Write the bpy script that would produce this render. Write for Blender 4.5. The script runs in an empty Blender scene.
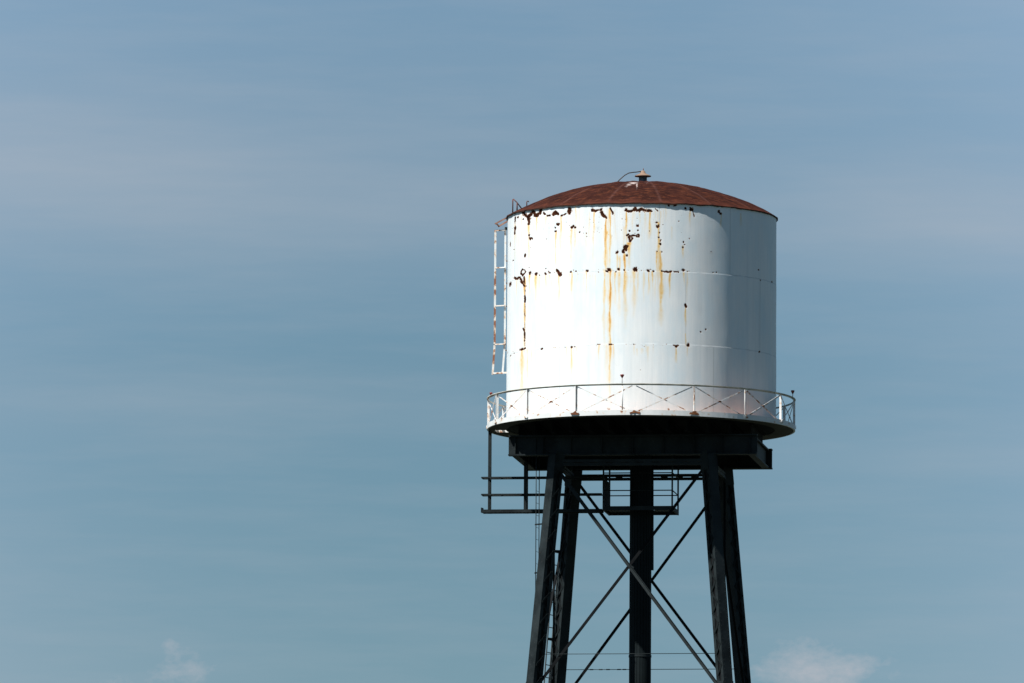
import bpy, math, random
import numpy as np
from mathutils import Vector, Matrix, noise as mnoise

random.seed(7)
rng = np.random.default_rng(11)
S = bpy.context.scene
COL = S.collection
R = math.radians

# ----------------------------------------------------------------------------
# scale: the design grid of the tower ("px") is 1/31.47 m; heights count down
# from the walkway (y = 430).  x to the right, d away from the viewer.
# ----------------------------------------------------------------------------
F = 14000.0
DIST = 444.9
U = DIST / F
UZ = U * 1.0145
ZD = 1.6 + 0.101 * DIST
GROUND_Y = 430 + ZD / UZ
A = R(6.3)
FX = (math.cos(A), -math.sin(A))
FY = (math.sin(A), math.cos(A))


def Z(y):
    return ZD + (430.0 - y) * UZ


def P(x, d, y):
    return Vector((x * U, d * U, Z(y)))


def Q(u, v, y):           # the tower's own square frame
    return P(u * FX[0] + v * FY[0], u * FX[1] + v * FY[1], y)


def leg_h(y):
    return 80.3 + 0.0842 * (y - 508.0)


# ----------------------------------------------------------------------------
# mesh builder
# ----------------------------------------------------------------------------
class MB:
    def __init__(s):
        s.v = []
        s.f = []
        s.sm = []

    def add(s, vs, fs, smooth=False):
        n = len(s.v)
        s.v += [tuple(p) for p in vs]
        s.f += [tuple(i + n for i in f) for f in fs]
        s.sm += [smooth] * len(fs)

    def frame(s, p0, p1, up):
        w = (p1 - p0).normalized()
        up = Vector(up)
        a = up - w * up.dot(w)
        if a.length < 1e-6:
            a = w.orthogonal()
        a.normalize()
        b = w.cross(a)
        return w, a, b

    def prof(s, p0, p1, pts, up):
        """extrude a 2D outline (side, up) from p0 to p1"""
        w, a, b = s.frame(p0, p1, up)
        n = len(pts)
        vs = [p0 + b * x + a * y for x, y in pts] + [p1 + b * x + a * y for x, y in pts]
        fs = [(i, (i + 1) % n, (i + 1) % n + n, i + n) for i in range(n)]
        fs += [tuple(range(n - 1, -1, -1)), tuple(range(n, 2 * n))]
        s.add(vs, fs)

    def bar(s, p0, p1, w, h, up=(0, 0, 1)):
        s.prof(p0, p1, [(-w / 2, -h / 2), (w / 2, -h / 2), (w / 2, h / 2), (-w / 2, h / 2)], up)

    def ibeam(s, p0, p1, w, h, tf, tw, up=(0, 0, 1)):
        s.prof(p0, p1, [(-w/2, -h/2), (w/2, -h/2), (w/2, -h/2+tf), (tw/2, -h/2+tf), (tw/2, h/2-tf), (w/2, h/2-tf),
                        (w/2, h/2), (-w/2, h/2), (-w/2, h/2-tf), (-tw/2, h/2-tf), (-tw/2, -h/2+tf), (-w/2, -h/2+tf)], up)

    def angle(s, p0, p1, w, h, t, up=(0, 0, 1), sx=1):
        pts = [(0, 0), (w * sx, 0), (w * sx, t), (t * sx, t), (t * sx, h), (0, h)]
        if sx < 0:
            pts = pts[::-1]
        s.prof(p0, p1, pts, up)

    def tube(s, pts, r, seg=8, cap=True):
        pts = [Vector(p) for p in pts]
        n = len(pts)
        rs = r if isinstance(r, (list, tuple)) else [r] * n
        base = len(s.v)
        prev = None
        for i, p in enumerate(pts):
            t = (pts[min(i + 1, n - 1)] - pts[max(i - 1, 0)]).normalized()
            if prev is None:
                a = t.orthogonal().normalized()
            else:
                a = (prev - t * prev.dot(t)).normalized()
            prev = a
            b = t.cross(a)
            for k in range(seg):
                g = 2 * math.pi * k / seg
                s.v.append(tuple(p + (a * math.cos(g) + b * math.sin(g)) * rs[i]))
        for i in range(n - 1):
            for k in range(seg):
                k2 = (k + 1) % seg
                s.f.append((base + i * seg + k, base + i * seg + k2, base + (i + 1) * seg + k2, base + (i + 1) * seg + k))
                s.sm.append(True)
        if cap:
            s.f.append(tuple(base + k for k in range(seg - 1, -1, -1))); s.sm.append(False)
            s.f.append(tuple(base + (n - 1) * seg + k for k in range(seg))); s.sm.append(False)

    def lathe(s, prof, cx, cy, seg=48, smooth=True, close=False):
        base = len(s.v)
        n = len(prof)
        for r, z in prof:
            for k in range(seg):
                g = 2 * math.pi * k / seg
                s.v.append((cx + r * math.sin(g), cy - r * math.cos(g), z))
        for i in range(n if close else n - 1):
            j = (i + 1) % n
            for k in range(seg):
                k2 = (k + 1) % seg
                s.f.append((base + i * seg + k, base + i * seg + k2, base + j * seg + k2, base + j * seg + k))
                s.sm.append(smooth)

    def build(s, name, mat, parent=None, origin=None):
        me = bpy.data.meshes.new(name)
        o = origin or Vector((0, 0, 0))
        me.from_pydata([(x - o[0], y - o[1], z - o[2]) for x, y, z in s.v], [], s.f)
        me.polygons.foreach_set('use_smooth', s.sm)
        me.validate()
        me.update()
        ob = bpy.data.objects.new(name, me)
        COL.objects.link(ob)
        ob.location = o
        if mat:
            me.materials.append(mat)
        if parent:
            ob.parent = parent
        return ob


# ----------------------------------------------------------------------------
# materials
# ----------------------------------------------------------------------------
class NT:
    def __init__(s, name):
        s.m = bpy.data.materials.new(name)
        s.m.use_nodes = True
        s.t = s.m.node_tree
        s.b = s.t.nodes['Principled BSDF']
        s.co = s.t.nodes.new('ShaderNodeTexCoord')

    def n(s, typ, **kw):
        nd = s.t.nodes.new(typ)
        for k, v in kw.items():
            setattr(nd, k, v)
        return nd

    def link(s, a, b):
        s.t.links.new(a, b)

    def noise(s, scale, detail=4, rough=0.55, vec=None, stretch=None, coord='Object'):
        nd = s.n('ShaderNodeTexNoise')
        nd.inputs['Scale'].default_value = scale
        nd.inputs['Detail'].default_value = detail
        nd.inputs['Roughness'].default_value = rough
        v = vec or s.co.outputs[coord]
        if stretch:
            mp = s.n('ShaderNodeMapping')
            mp.inputs['Scale'].default_value = stretch
            s.link(v, mp.inputs['Vector'])
            v = mp.outputs[0]
        s.link(v, nd.inputs['Vector'])
        return nd.outputs['Fac']

    def ramp(s, fac, a, b, ca=0.0, cb=1.0):
        nd = s.n('ShaderNodeMapRange')
        nd.inputs['From Min'].default_value = a
        nd.inputs['From Max'].default_value = b
        nd.inputs['To Min'].default_value = ca
        nd.inputs['To Max'].default_value = cb
        s.link(fac, nd.inputs['Value'])
        return nd.outputs[0]

    def mix(s, fac, a, b, mode='MIX'):
        nd = s.n('ShaderNodeMix', data_type='RGBA', blend_type=mode)
        for sock, v in ((nd.inputs[0], fac), (nd.inputs[6], a), (nd.inputs[7], b)):
            if isinstance(v, (int, float)):
                sock.default_value = v
            elif isinstance(v, tuple):
                sock.default_value = v + (1,) if len(v) == 3 else v
            else:
                s.link(v, sock)
        return nd.outputs[2]

    def math(s, op, a, b=0.0):
        nd = s.n('ShaderNodeMath', operation=op)
        for i, v in enumerate((a, b)):
            if isinstance(v, (int, float)):
                nd.inputs[i].default_value = v
            else:
                s.link(v, nd.inputs[i])
        return nd.outputs[0]

    def attr(s, name):
        nd = s.n('ShaderNodeAttribute', attribute_name=name)
        return nd

    def bump(s, h, strength=0.3, dist=0.02):
        nd = s.n('ShaderNodeBump')
        nd.inputs['Strength'].default_value = strength
        nd.inputs['Distance'].default_value = dist
        s.link(h, nd.inputs['Height'])
        s.link(nd.outputs[0], s.b.inputs['Normal'])

    def col(s, c):
        if isinstance(c, tuple):
            s.b.inputs['Base Color'].default_value = c + (1,)
        else:
            s.link(c, s.b.inputs['Base Color'])

    def set(s, **kw):
        for k, v in kw.items():
            k = k.replace('_', ' ')
            if isinstance(v, (int, float)):
                s.b.inputs[k].default_value = v
            else:
                s.link(v, s.b.inputs[k])


def m_black():
    t = NT('black_painted_steel')
    n1 = t.noise(6, 6, 0.65)
    n2 = t.noise(1.3, 4, 0.6)
    n3 = t.noise(22, 3, 0.6)
    c = t.mix(t.ramp(n2, 0.40, 0.66), (0.0150, 0.0210, 0.0225), (0.0045, 0.0072, 0.0082))
    c = t.mix(t.ramp(n1, 0.62, 0.72, 0, 0.55), c, (0.020, 0.016, 0.013))
    c = t.mix(t.ramp(n3, 0.62, 0.72, 0, 0.6), c, (0.055, 0.060, 0.058))
    t.col(c)
    t.set(Roughness=0.62)
    t.b.inputs['Specular IOR Level'].default_value = 0.14
    t.bump(n1, 0.3, 0.01)
    return t.m


def m_white_tank():
    t = NT('weathered_white_tank_paint')
    chip_and_shade = t.attr('chip_and_shade').outputs['Fac']
    stain = t.attr('stain').outputs['Fac']
    grime = t.attr('grime').outputs['Fac']
    fine = t.noise(34, 5, 0.7)
    vs = t.noise(1.0, 6, 0.65, stretch=(5.0, 5.0, 0.25))
    vs2 = t.noise(1.0, 5, 0.6, stretch=(16, 16, 0.5))
    blot = t.noise(1.1, 5, 0.6)
    c = t.mix(t.ramp(vs, 0.40, 0.68), (0.685, 0.71, 0.705), (0.595, 0.635, 0.645))
    c = t.mix(t.ramp(vs2, 0.50, 0.80, 0, 0.3), c, (0.48, 0.52, 0.52))
    c = t.mix(t.ramp(blot, 0.5, 0.75, 0, 0.45), c, (0.70, 0.70, 0.68))
    cool = t.noise(0.8, 5, 0.65, stretch=(1.6, 1.6, 0.7))
    c = t.mix(t.ramp(cool, 0.45, 0.66, 0, 0.7), c, (0.54, 0.64, 0.68))
    speck = t.noise(9.0, 6, 0.75)
    c = t.mix(t.ramp(speck, 0.60, 0.78, 0, 0.35), c, (0.50, 0.48, 0.43))
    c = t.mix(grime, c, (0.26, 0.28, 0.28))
    sn = t.math('MULTIPLY', stain, t.ramp(fine, 0.3, 0.6, 0.75, 1.1))
    c = t.mix(t.ramp(sn, 0.0, 0.34), c, (0.66, 0.48, 0.22))
    c = t.mix(t.ramp(sn, 0.28, 0.85), c, (0.50, 0.215, 0.032))
    cn = t.math('ADD', chip_and_shade, t.ramp(fine, 0.3, 0.7, -0.26, 0.22))
    c = t.mix(t.ramp(cn, 0.18, 0.42, 0, 0.9), c, (0.30, 0.135, 0.055))
    dk = t.mix(t.ramp(speck, 0.42, 0.62), (0.015, 0.0055, 0.0035), (0.060, 0.0190, 0.0085))
    c = t.mix(t.ramp(cn, 0.40, 0.60), c, dk)
    t.col(c)
    rg = t.ramp(cn, 0.3, 0.6, 0.48, 1.0)
    t.set(Roughness=rg)
    t.link(t.ramp(cn, 0.3, 0.5, 0.35, 0.02), t.b.inputs['Specular IOR Level'])
    wav = t.noise(0.55, 3, 0.5)
    h = t.math('ADD', t.math('MULTIPLY', wav, 0.7), t.math('MULTIPLY', cn, -0.25))
    t.bump(h, 0.35, 0.03)
    return t.m


def m_white_metal(name, amount=0.0, scale=5.5):
    """white painted steel members with rust breaking through"""
    t = NT(name)
    n1 = t.noise(scale, 5, 0.65)
    n2 = t.noise(2.1, 4, 0.6)
    c = t.mix(t.ramp(n2, 0.3, 0.7), (0.64, 0.65, 0.64), (0.52, 0.54, 0.53))
    rr = t.ramp(n1, 0.60 - amount, 0.66 - amount)
    c = t.mix(t.ramp(n1, 0.54 - amount, 0.62 - amount, 0, 0.7), c, (0.55, 0.36, 0.20))
    c = t.mix(rr, c, (0.20, 0.075, 0.035))
    t.col(c)
    t.set(Roughness=0.6)
    t.bump(n1, 0.3, 0.006)
    return t.m


def m_rust(name, a, b, c3, scale=5):
    t = NT(name)
    n1 = t.noise(scale, 6, 0.7)
    n2 = t.noise(scale * 0.25, 4, 0.6)
    c = t.mix(t.ramp(n1, 0.3, 0.7), a, b)
    c = t.mix(t.ramp(n2, 0.5, 0.75), c, c3)
    t.col(c)
    t.set(Roughness=0.85)
    t.b.inputs['Specular IOR Level'].default_value = 0.15
    t.bump(n1, 0.4, 0.01)
    return t.m


def m_roof():
    t = NT('rusted_roof_steel')
    seam = t.attr('seam').outputs['Fac']
    wp = t.attr('whitepatch').outputs['Fac']
    edge = t.attr('edge').outputs['Fac']
    n1 = t.noise(2.0, 7, 0.72)
    n2 = t.noise(0.9, 5, 0.6)
    n3 = t.noise(2.2, 5, 0.65, stretch=(1.0, 2.2, 1.0))
    n4 = t.noise(17, 4, 0.7)
    c = t.mix(t.ramp(n1, 0.35, 0.68), (0.014, 0.0045, 0.0033), (0.038, 0.0110, 0.0066))
    c = t.mix(t.ramp(n2, 0.45, 0.72, 0, 0.7), c, (0.026, 0.0064, 0.0043))
    c = t.mix(t.ramp(n3, 0.56, 0.72, 0, 0.85), c, (0.068, 0.0200, 0.0108))
    n5 = t.noise(3.4, 6, 0.72, stretch=(1.0, 2.5, 1.0))
    c = t.mix(t.ramp(n5, 0.52, 0.66, 0, 0.75), c, (0.098, 0.030, 0.0125))
    c = t.mix(t.ramp(n5, 0.46, 0.34, 0, 0.6), c, (0.014, 0.0045, 0.0035))
    c = t.mix(t.ramp(n4, 0.60, 0.75, 0, 0.5), c, (0.105, 0.045, 0.034))
    c = t.mix(t.math('MULTIPLY', seam, t.ramp(n1, 0.3, 0.6, 0.0, 0.5)), c, (0.10, 0.046, 0.037))
    c = t.mix(t.math('MULTIPLY', edge, t.ramp(n1, 0.35, 0.6, 0.2, 0.8)), c, (0.065, 0.020, 0.012))
    wf = t.ramp(t.math('ADD', wp, t.ramp(n4, 0.3, 0.7, -0.4, 0.4)), 0.35, 1.15)
    c = t.mix(wf, c, (0.40, 0.33, 0.31))
    t.col(c)
    t.set(Roughness=0.8)
    t.b.inputs['Specular IOR Level'].default_value = 0.06
    t.bump(t.math('ADD', n1, t.math('MULTIPLY', n4, 0.3)), 0.4, 0.03)
    return t.m


def m_plain(name, c1, c2, scale=3, rough=0.8, spec=0.3):
    t = NT(name)
    n1 = t.noise(scale, 5, 0.6)
    t.col(t.mix(t.ramp(n1, 0.35, 0.65), c1, c2))
    t.set(Roughness=rough)
    t.b.inputs['Specular IOR Level'].default_value = spec
    return t.m


BLACK = m_black()
TANK = m_white_tank()
WHITE = m_white_metal('white_painted_steel', -0.02)
WHITE_R = m_white_metal('flaking_white_steel', 0.08)
RAILM = m_white_metal('grey_white_rail_steel', 0.0)
RUST = m_rust('rusted_steel', (0.07, 0.024, 0.013), (0.20, 0.075, 0.03), (0.30, 0.13, 0.05), 9)
RUSTPALE = m_rust('pale_rusted_vent_steel', (0.17, 0.115, 0.085), (0.26, 0.18, 0.13), (0.12, 0.06, 0.04), 7)
ROOF = m_roof()
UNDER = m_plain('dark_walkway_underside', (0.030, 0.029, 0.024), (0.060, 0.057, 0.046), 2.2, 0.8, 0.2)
DECKTOP = m_rust('rusty_deck_plate', (0.36, 0.18, 0.125), (0.42, 0.25, 0.18), (0.32, 0.15, 0.10), 1.4)
EAVE = m_rust('dark_rusted_eave_edge', (0.020, 0.010, 0.008), (0.045, 0.018, 0.012), (0.09, 0.035, 0.02), 6)
REDGLASS = m_plain('dark_red_lamp_glass', (0.13, 0.016, 0.014), (0.18, 0.03, 0.022), 9, 0.3, 0.5)
CONC = m_plain('footing_concrete', (0.30, 0.29, 0.27), (0.22, 0.21, 0.20), 1.6, 0.9, 0.2)
JOIST = m_plain('shade_black_steel', (0.004, 0.005, 0.006), (0.008, 0.009, 0.010), 2, 0.85, 0.08)  # blacker than the leg steel; on the braces it stands in for shade
LACE = m_plain('dark_lacing_steel', (0.006, 0.009, 0.010), (0.010, 0.014, 0.015), 3, 0.8, 0.08)
STAVE = m_plain('dark_riser_cladding', (0.0075, 0.0125, 0.014), (0.004, 0.008, 0.009), 1.4, 0.75, 0.12)

# ----------------------------------------------------------------------------
# tower root
# ----------------------------------------------------------------------------
tower = bpy.data.objects.new('water_tower', None)
COL.objects.link(tower)
tower['label'] = 'white rust-streaked steel water tower with a low rusty red roof on black braced legs'
tower['category'] = 'water tower'


def part(mb, name, mat, parent=None, label=None):
    o = mb.build(name, mat, parent or tower)
    if label:
        o['label'] = label
    return o


# ----------------------------------------------------------------------------
# tank shell with its paint damage
# ----------------------------------------------------------------------------
RT = 135.3


def px2shell(x, y):
    """a spot seen at (x, y) on the front of the shell -> (angle, height)"""
    xc = 641.1 + (430 - y) * 0.0047
    s = max(-0.9985, min(0.9985, (x - xc) / RT))
    c = math.sqrt(1 - s * s)
    k = 0.101 + (430 - y) / F
    return math.asin(s), (y + 0.0047 * -(x - xc) + RT * c * k)


def np_noise2(shape_u, shape_v, gu, gv, seed):
    """smooth value noise sampled on vectors u (cols) and v (rows)"""
    r = np.random.default_rng(seed)
    U_, V_ = shape_u / gu, shape_v / gv
    u0, v0 = np.floor(U_).astype(int), np.floor(V_).astype(int)
    fu, fv = U_ - u0, V_ - v0
    fu, fv = fu * fu * (3 - 2 * fu), fv * fv * (3 - 2 * fv)
    tab = r.random((u0.max() - u0.min() + 3, v0.max() - v0.min() + 3))
    a, b = u0 - u0.min(), v0 - v0.min()
    A00 = tab[np.ix_(a, b)]; A10 = tab[np.ix_(a + 1, b)]; A01 = tab[np.ix_(a, b + 1)]; A11 = tab[np.ix_(a + 1, b + 1)]
    return (A00 * (1 - fu)[:, None] + A10 * fu[:, None]) * (1 - fv)[None, :] + (A01 * (1 - fu)[:, None] + A11 * fu[:, None]) * fv[None, :]


def build_shell():
    # angular coordinate in grid px along the circumference
    th_f = np.linspace(-1.72, 1.72, 980)
    th_b = np.linspace(1.72, 2 * math.pi - 1.72, 180)[1:-1]
    th = np.concatenate([th_f, th_b])
    Y = np.concatenate([np.arange(218.75, 429.01, 0.5)])
    nT, nY = len(th), len(Y)
    arc = np.where(th > math.pi, th - 2 * math.pi, th) * RT
    chip_and_shade = np.zeros((nT, nY)); stain = np.zeros((nT, nY)); grime = np.zeros((nT, nY))
    AX = arc[:, None]; YY = Y[None, :]
    wob = (np_noise2(arc, Y, 2.2, 2.2, 3) - 0.5) * 2.0
    wob2 = (np_noise2(arc, Y, 1.1, 1.1, 4) - 0.5) * 2.0

    def sub(a, y, ra, ry):
        i0, i1 = np.searchsorted(arc[:980], a - ra), np.searchsorted(arc[:980], a + ra)
        j0, j1 = np.searchsorted(Y, y - ry), np.searchsorted(Y, y + ry)
        return slice(i0, i1), slice(j0, j1)

    def blob(x, y, rx, ry=None, s=1.0):
        ry = ry or rx
        t, yy = px2shell(x, y)
        a = t * RT
        rx, ry = rx * 0.92, ry * 0.92
        rx = rx / max(0.35, math.cos(t))
        si, sj = sub(a, yy, rx * 2.6 + 1, ry * 2.6 + 1)
        g = np.sqrt(((AX[si] - a) / rx) ** 2 + ((YY[:, sj] - yy) / ry) ** 2)
        g = g * 0.92 + wob[si, sj] * 0.52 + wob2[si, sj] * 0.42
        val = np.clip(1.0 - (g - 0.55) / 0.9, 0, 1) * s
        chip_and_shade[si, sj] = np.maximum(chip_and_shade[si, sj], val)

    def stroke(pts, w, s=1.0):
        for (x0, y0), (x1, y1) in zip(pts, pts[1:]):
            n = max(1, int(math.hypot(x1 - x0, y1 - y0) / 0.7))
            for i in range(n + 1):
                f = i / n
                blob(x0 + (x1 - x0) * f, y0 + (y1 - y0) * f, w, None, s)

    def streak(x, y0, y1, w, s):
        t, ya = px2shell(x, y0)
        a = t * RT
        w = 0.88 * w / max(0.5, math.cos(t))
        L = (y1 - y0) * 1.1
        si, sj = sub(a, ya + L / 2, w * 3 + 2, L / 2 + 2)
        dy = np.clip((YY[:, sj] - ya) / L, -0.05, 1)
        drift = 0.3 * np.sin(YY[:, sj] * 0.11 + a) + 0.22 * np.sin(YY[:, sj] * 0.37 + a * 2.3)
        prof_ = np.exp(-((AX[si] - a - drift) / (w * (0.8 + 0.35 * np.sin(YY[:, sj] * 0.23 + a) + 0.25 * dy))) ** 2)
        fade = np.clip((dy + 0.05) / 0.06, 0, 1) * (1 - dy) ** 0.8
        rag = 0.75 + 0.5 * (wob[si, sj] * 0.5 + 0.5 - 0.25)
        stain[si, sj] = np.maximum(stain[si, sj], prof_ * fade * s * rag)

    # --- flaked paint along the eave, plus one painted shadow spike
    stroke([(523, 213), (525.5, 216), (528.3, 217.8), (531.5, 215), (532.5, 212.5)], 1.5)
    stroke([(528.6, 218), (528.7, 224)], 1.3)
    stroke([(533, 212.8), (536.3, 216.4), (539.5, 214), (540.5, 210.5)], 1.5)
    stroke([(543.8, 213.4), (545.2, 214.6)], .85); stroke([(547.4, 216.2), (550.2, 215.4)], .9)
    blob(528.6, 216.8, 2.6, 1.9); blob(536.4, 215.2, 2.2, 1.7); blob(525.6, 214.6, 1.2)
    blob(555.5, 213.6, 3.1, 2.1)
    stroke([(561.6, 216), (563.5, 215.4), (565.4, 214.2)], .85)
    blob(569.6, 211.0, 1.7, 2.7)
    for q in ((558.5, 224.5, 1.5), (555.5, 228, 1.0), (555.8, 231.6, 1.1), (517.5, 218, 0.9), (523, 219.6, .7, .7),
              (529, 235.6, .9), (530.6, 238.8, 1.6), (572, 227.6, 1.2), (575.6, 227.9, 1.2), (573.7, 226.4, 1.0),
              (579.5, 232.6, .8), (586.5, 234, .7), (587, 237, .5)):
        blob(q[0], q[1], q[2])
    stroke([(514.4, 218), (514.5, 222)], 0.8); stroke([(514.5, 228), (514.6, 234)], 0.9); stroke([(514.5, 223), (514.6, 227)], .45, .7)
    stroke([(592, 210.6), (596, 211.3)], 1.3); stroke([(596.5, 211), (600.5, 210.3)], 1.1)
    stroke([(600.8, 209.8), (601.8, 213), (603.6, 215.8), (606, 217.8)], 1.35)
    stroke([(610.5, 208.5), (611.6, 211), (613.2, 214.4)], 0.8)
    stroke([(626, 210.4), (628, 212), (631, 211.8), (633.5, 210.6), (635, 208.8), (637, 210.8), (640, 210.6), (642.5, 209.2), (645, 211), (648, 211.4), (651, 211.4)], 1.5)
    stroke([(655.5, 209.6), (658, 211.4)], .6, .7)
    blob(638, 226, 1.3); blob(638, 231, .9); blob(630, 231.4, .9); blob(657, 223, 1.0); blob(657.6, 226.5, 1.4)
    stroke([(626.6, 236), (628.4, 234.6), (630, 236.3), (633, 235.8), (636, 236), (638.6, 234.5), (639, 237.2), (637, 237)], 0.9)
    stroke([(629, 238), (630.5, 241), (632.5, 238.6)], 1.5)
    blob(625.6, 248.3, 2.3, 3.3); blob(626.8, 255.6, 1.0, 1.6); blob(617, 253, 1.4)
    blob(623.8, 251, 1.4, 2.2)
    for q in ((659.5, 233, .8), (658.6, 238, .7), (660.2, 241, 1), (660.6, 244.4, 1.1), (657, 252, .7), (662, 252, .8),
              (683.7, 242.3, 1.1), (684.6, 245, .6), (682.6, 248, .8), (718.6, 212, 1.3), (720.6, 214.3, 1.1),
              (669, 205.4, 1.3), (675.2, 205.5, 1.5), (685.4, 208.6, 1.0), (691.5, 210, 1.9)):
        blob(q[0], q[1], q[2])
    stroke([(692.5, 211), (694.2, 217)], .55, .75)  # grey shadow below the eave flake, painted into the chip mask
    # --- upper lap seam
    for q in ((609.3, 270.6, 2.0), (619, 269.1, 1.1), (616, 272.2, .8), (624, 270.4, .9), (634.7, 269.7, 2.0), (641.5, 270.8, .6),
              (648.6, 270.9, 1.3), (653, 271.5, 1.0), (670, 271.9, 1.4), (683.5, 271.1, 1.4), (678, 272.3, .9),
              (587.2, 271.1, 1.3), (576.2, 271.7, .8), (571, 272.2, .8), (545.5, 274.3, 1.2), (550, 273.3, 1.2),
              (536.2, 274.6, 1.7), (539.5, 275.6, .6), (529.4, 273.3, 1.6), (529, 268, .5), (545.7, 269, .6), (512.6, 261, .6),
              (513.4, 250, .5), (713, 272.6, .6), (716.4, 273, .7), (560, 275.2, 1.0), (759, 270.5, .6), (772.6, 282.6, .9),
              (760.5, 280.6, .6), (711, 252.4, .5)):
        blob(q[0], q[1], q[2])
    stroke([(557.6, 270.8), (559.4, 272.6), (560.4, 275)], 1.4)
    stroke([(606.5, 271.4), (609, 271.4)], 0.8)
    stroke([(662, 271.5), (665, 272), (668, 272)], .8); stroke([(674, 272.2), (678, 272.2)], .6)
    stroke([(521.2, 272), (522.4, 269.6), (524.4, 270.6), (525.4, 272.4), (522.4, 276), (521, 274)], .8)
    stroke([(514.2, 278.2), (516, 279.3), (518.4, 278.6), (519.6, 277.6)], 1.0)
    blob(509.8, 284.6, 1.7, 2.0)
    stroke([(520.5, 279.5), (522.6, 284), (524.6, 286.5)], 1.2); stroke([(524, 277), (524.6, 284)], .7)
    blob(509.7, 244.8, .7, 2.0); blob(525, 255.4, .9, 2.2)
    # --- middle seam / lower lap
    stroke([(524.9, 296.5), (525, 302)], .9); stroke([(524.7, 310), (524.9, 316)], .5, .7)
    stroke([(523.4, 329), (524.4, 333), (525, 337), (524.6, 341)], .75); stroke([(525.1, 287), (524.9, 346)], .38, .62)
    stroke([(521.2, 349.8), (524.6, 349)], 1.2)
    for q in ((542, 349, .9), (572, 347.2, 1.1), (575, 346.8, .6), (565.5, 347.4, .5), (634, 344.7, .6), (687.5, 345, 1.5), (675.9, 345.8, 1.5),
              (700.6, 332, .9), (705.6, 329.6, .9), (685.6, 306.6, 1.2), (685.2, 304.6, .7), (759, 352, .9), (507.2, 353, .7), (640.5, 370, .5), (510.5, 356, .7)):
        blob(q[0], q[1], q[2])
    stroke([(597.5, 344.6), (600.5, 344.6)], .5, .8); stroke([(609.5, 344.6), (613.6, 344.6)], .6, .85)
    stroke([(673.4, 345.3), (678, 345.6)], .7)
    # flecks strewn near eave and laps
    for _ in range(150):
        x = random.uniform(507, 690)
        base = random.choice([214, 222, 232, 270, 271, 345])
        y = base + random.gauss(0, 5 if base < 240 else 1.2)
        if x < 640:
            y += 11 * (1 - math.sqrt(max(0, 1 - ((x - 641) / 135.5) ** 2)))
        blob(x, y, random.uniform(0.22, 0.5), None, random.uniform(0.45, 0.8))
    # --- rust runs
    for q in ((528.7, 224, 264, 1.2, .42), (514.6, 222, 260, .8, .42), (536.6, 218, 234, .8, .45), (546, 217, 238, .9, .28),
              (561, 217, 236, 1.2, .75), (560.5, 225, 262, 1.6, .25), (576, 206, 242, .7, .33), (571.5, 228, 266, 1, .42), (575, 229, 252, .8, .36),
              (556, 232, 270, .9, .5), (594, 213, 232, 1.1, .7), (593.6, 213, 262, .9, .34), (605.7, 218, 278, 1.05, 1.05),
              (606.3, 232, 276, 2.2, .5), (610.2, 210, 272, 1.15, .66), (610.4, 271, 392, 1.05, 1.1), (610.0, 271, 402, 2.6, .32),
              (604.6, 271, 345, 1.6, .4), (626.6, 213, 244, .9, .7), (649.6, 213, 238, 1.3, .75), (624.6, 255, 302, 1.1, .95),
              (625.6, 272, 325, 2.2, .38), (629.2, 243, 256, 2.6, .85), (629.5, 246, 268, 1.3, .5), (619.6, 258, 312, 1.6, .42), (617.5, 254, 280, .8, .4), (658.6, 224, 284, 1.3, .62),
              (656.5, 252, 278, .9, .6), (660.6, 252, 292, 1.5, .75), (661.2, 272, 322, 2.1, .66), (648.6, 272, 294, .9, .6),
              (652.6, 272, 288, .8, .5), (669.9, 272, 296, .9, .7), (644, 272, 300, 1, .3), (634.2, 272, 315, 2.2, .36), (615.2, 273, 304, 1.2, .42),
              (638, 272, 300, .9, .3), (682.6, 246, 258, .9, .45), (684, 273, 286, 1, .35), (529.6, 275, 297, 1.1, .5), (536, 276, 303, 1.6, .42),
              (545.6, 276, 290, .8, .38), (550, 275, 284, .7, .3), (559.2, 275, 304, 1.1, .48), (572, 273, 296, 1.1, .55), (577, 273, 284, .7, .3),
              (586.5, 272, 294, .8, .36), (524.8, 280, 354, 1.15, .72), (516.5, 280, 300, .9, .25), (522, 350, 404, 2.4, .42), (527.6, 350, 388, 1, .36),
              (532, 350, 370, 1, .2), (572, 348, 375, 1.1, .52), (567, 347, 362, .8, .3), (577, 347, 360, .7, .25), (599, 345, 360, .8, .42), (610.6, 345, 366, 1.0, .95),
              (613.8, 345, 358, .8, .5), (607, 345, 380, 2, .2), (675.9, 346, 362, .9, .62), (687.4, 346, 356, .8, .45), (685.5, 307, 326, .8, .6),
              (685.2, 334, 347, .7, .5), (687, 273, 300, .8, .25), (690, 212, 226, .8, .35), (720.8, 214, 227, .9, .45), (741, 214, 226, 1.0, .3),
              (634, 345, 355, .6, .25), (646, 345, 353, .6, .25), (554, 347, 356, .6, .2), (666, 206, 222, .8, .2), (500, 0, 0, 1, 0)):
        if q[4] > 0:
            streak(*q)
    for _ in range(95):
        x = random.uniform(508, 672)
        k = 11 * (1 - math.sqrt(max(0, 1 - ((x - 641) / 135.5) ** 2))) if x < 641 else 0
        y0, L = random.choice([(209, 45), (226, 40), (272, 42), (272, 30), (345, 18)])
        streak(x, y0 + k + random.uniform(0, 4), y0 + k + random.uniform(8, L), random.uniform(.4, 1.3), random.uniform(.06, .24))
    # rusty patch beneath the lowest rail, grey-green runs and dark lap and plate-joint lines
    for q in ((668.6, 410, 1.0, 1.6, .42), (669, 413, .8, 1.2, .4), (519.5, 414.4, 1.2, .9, .42), (609, 409, 2.0, 1.4, .35)):
        blob(*q)
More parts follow.
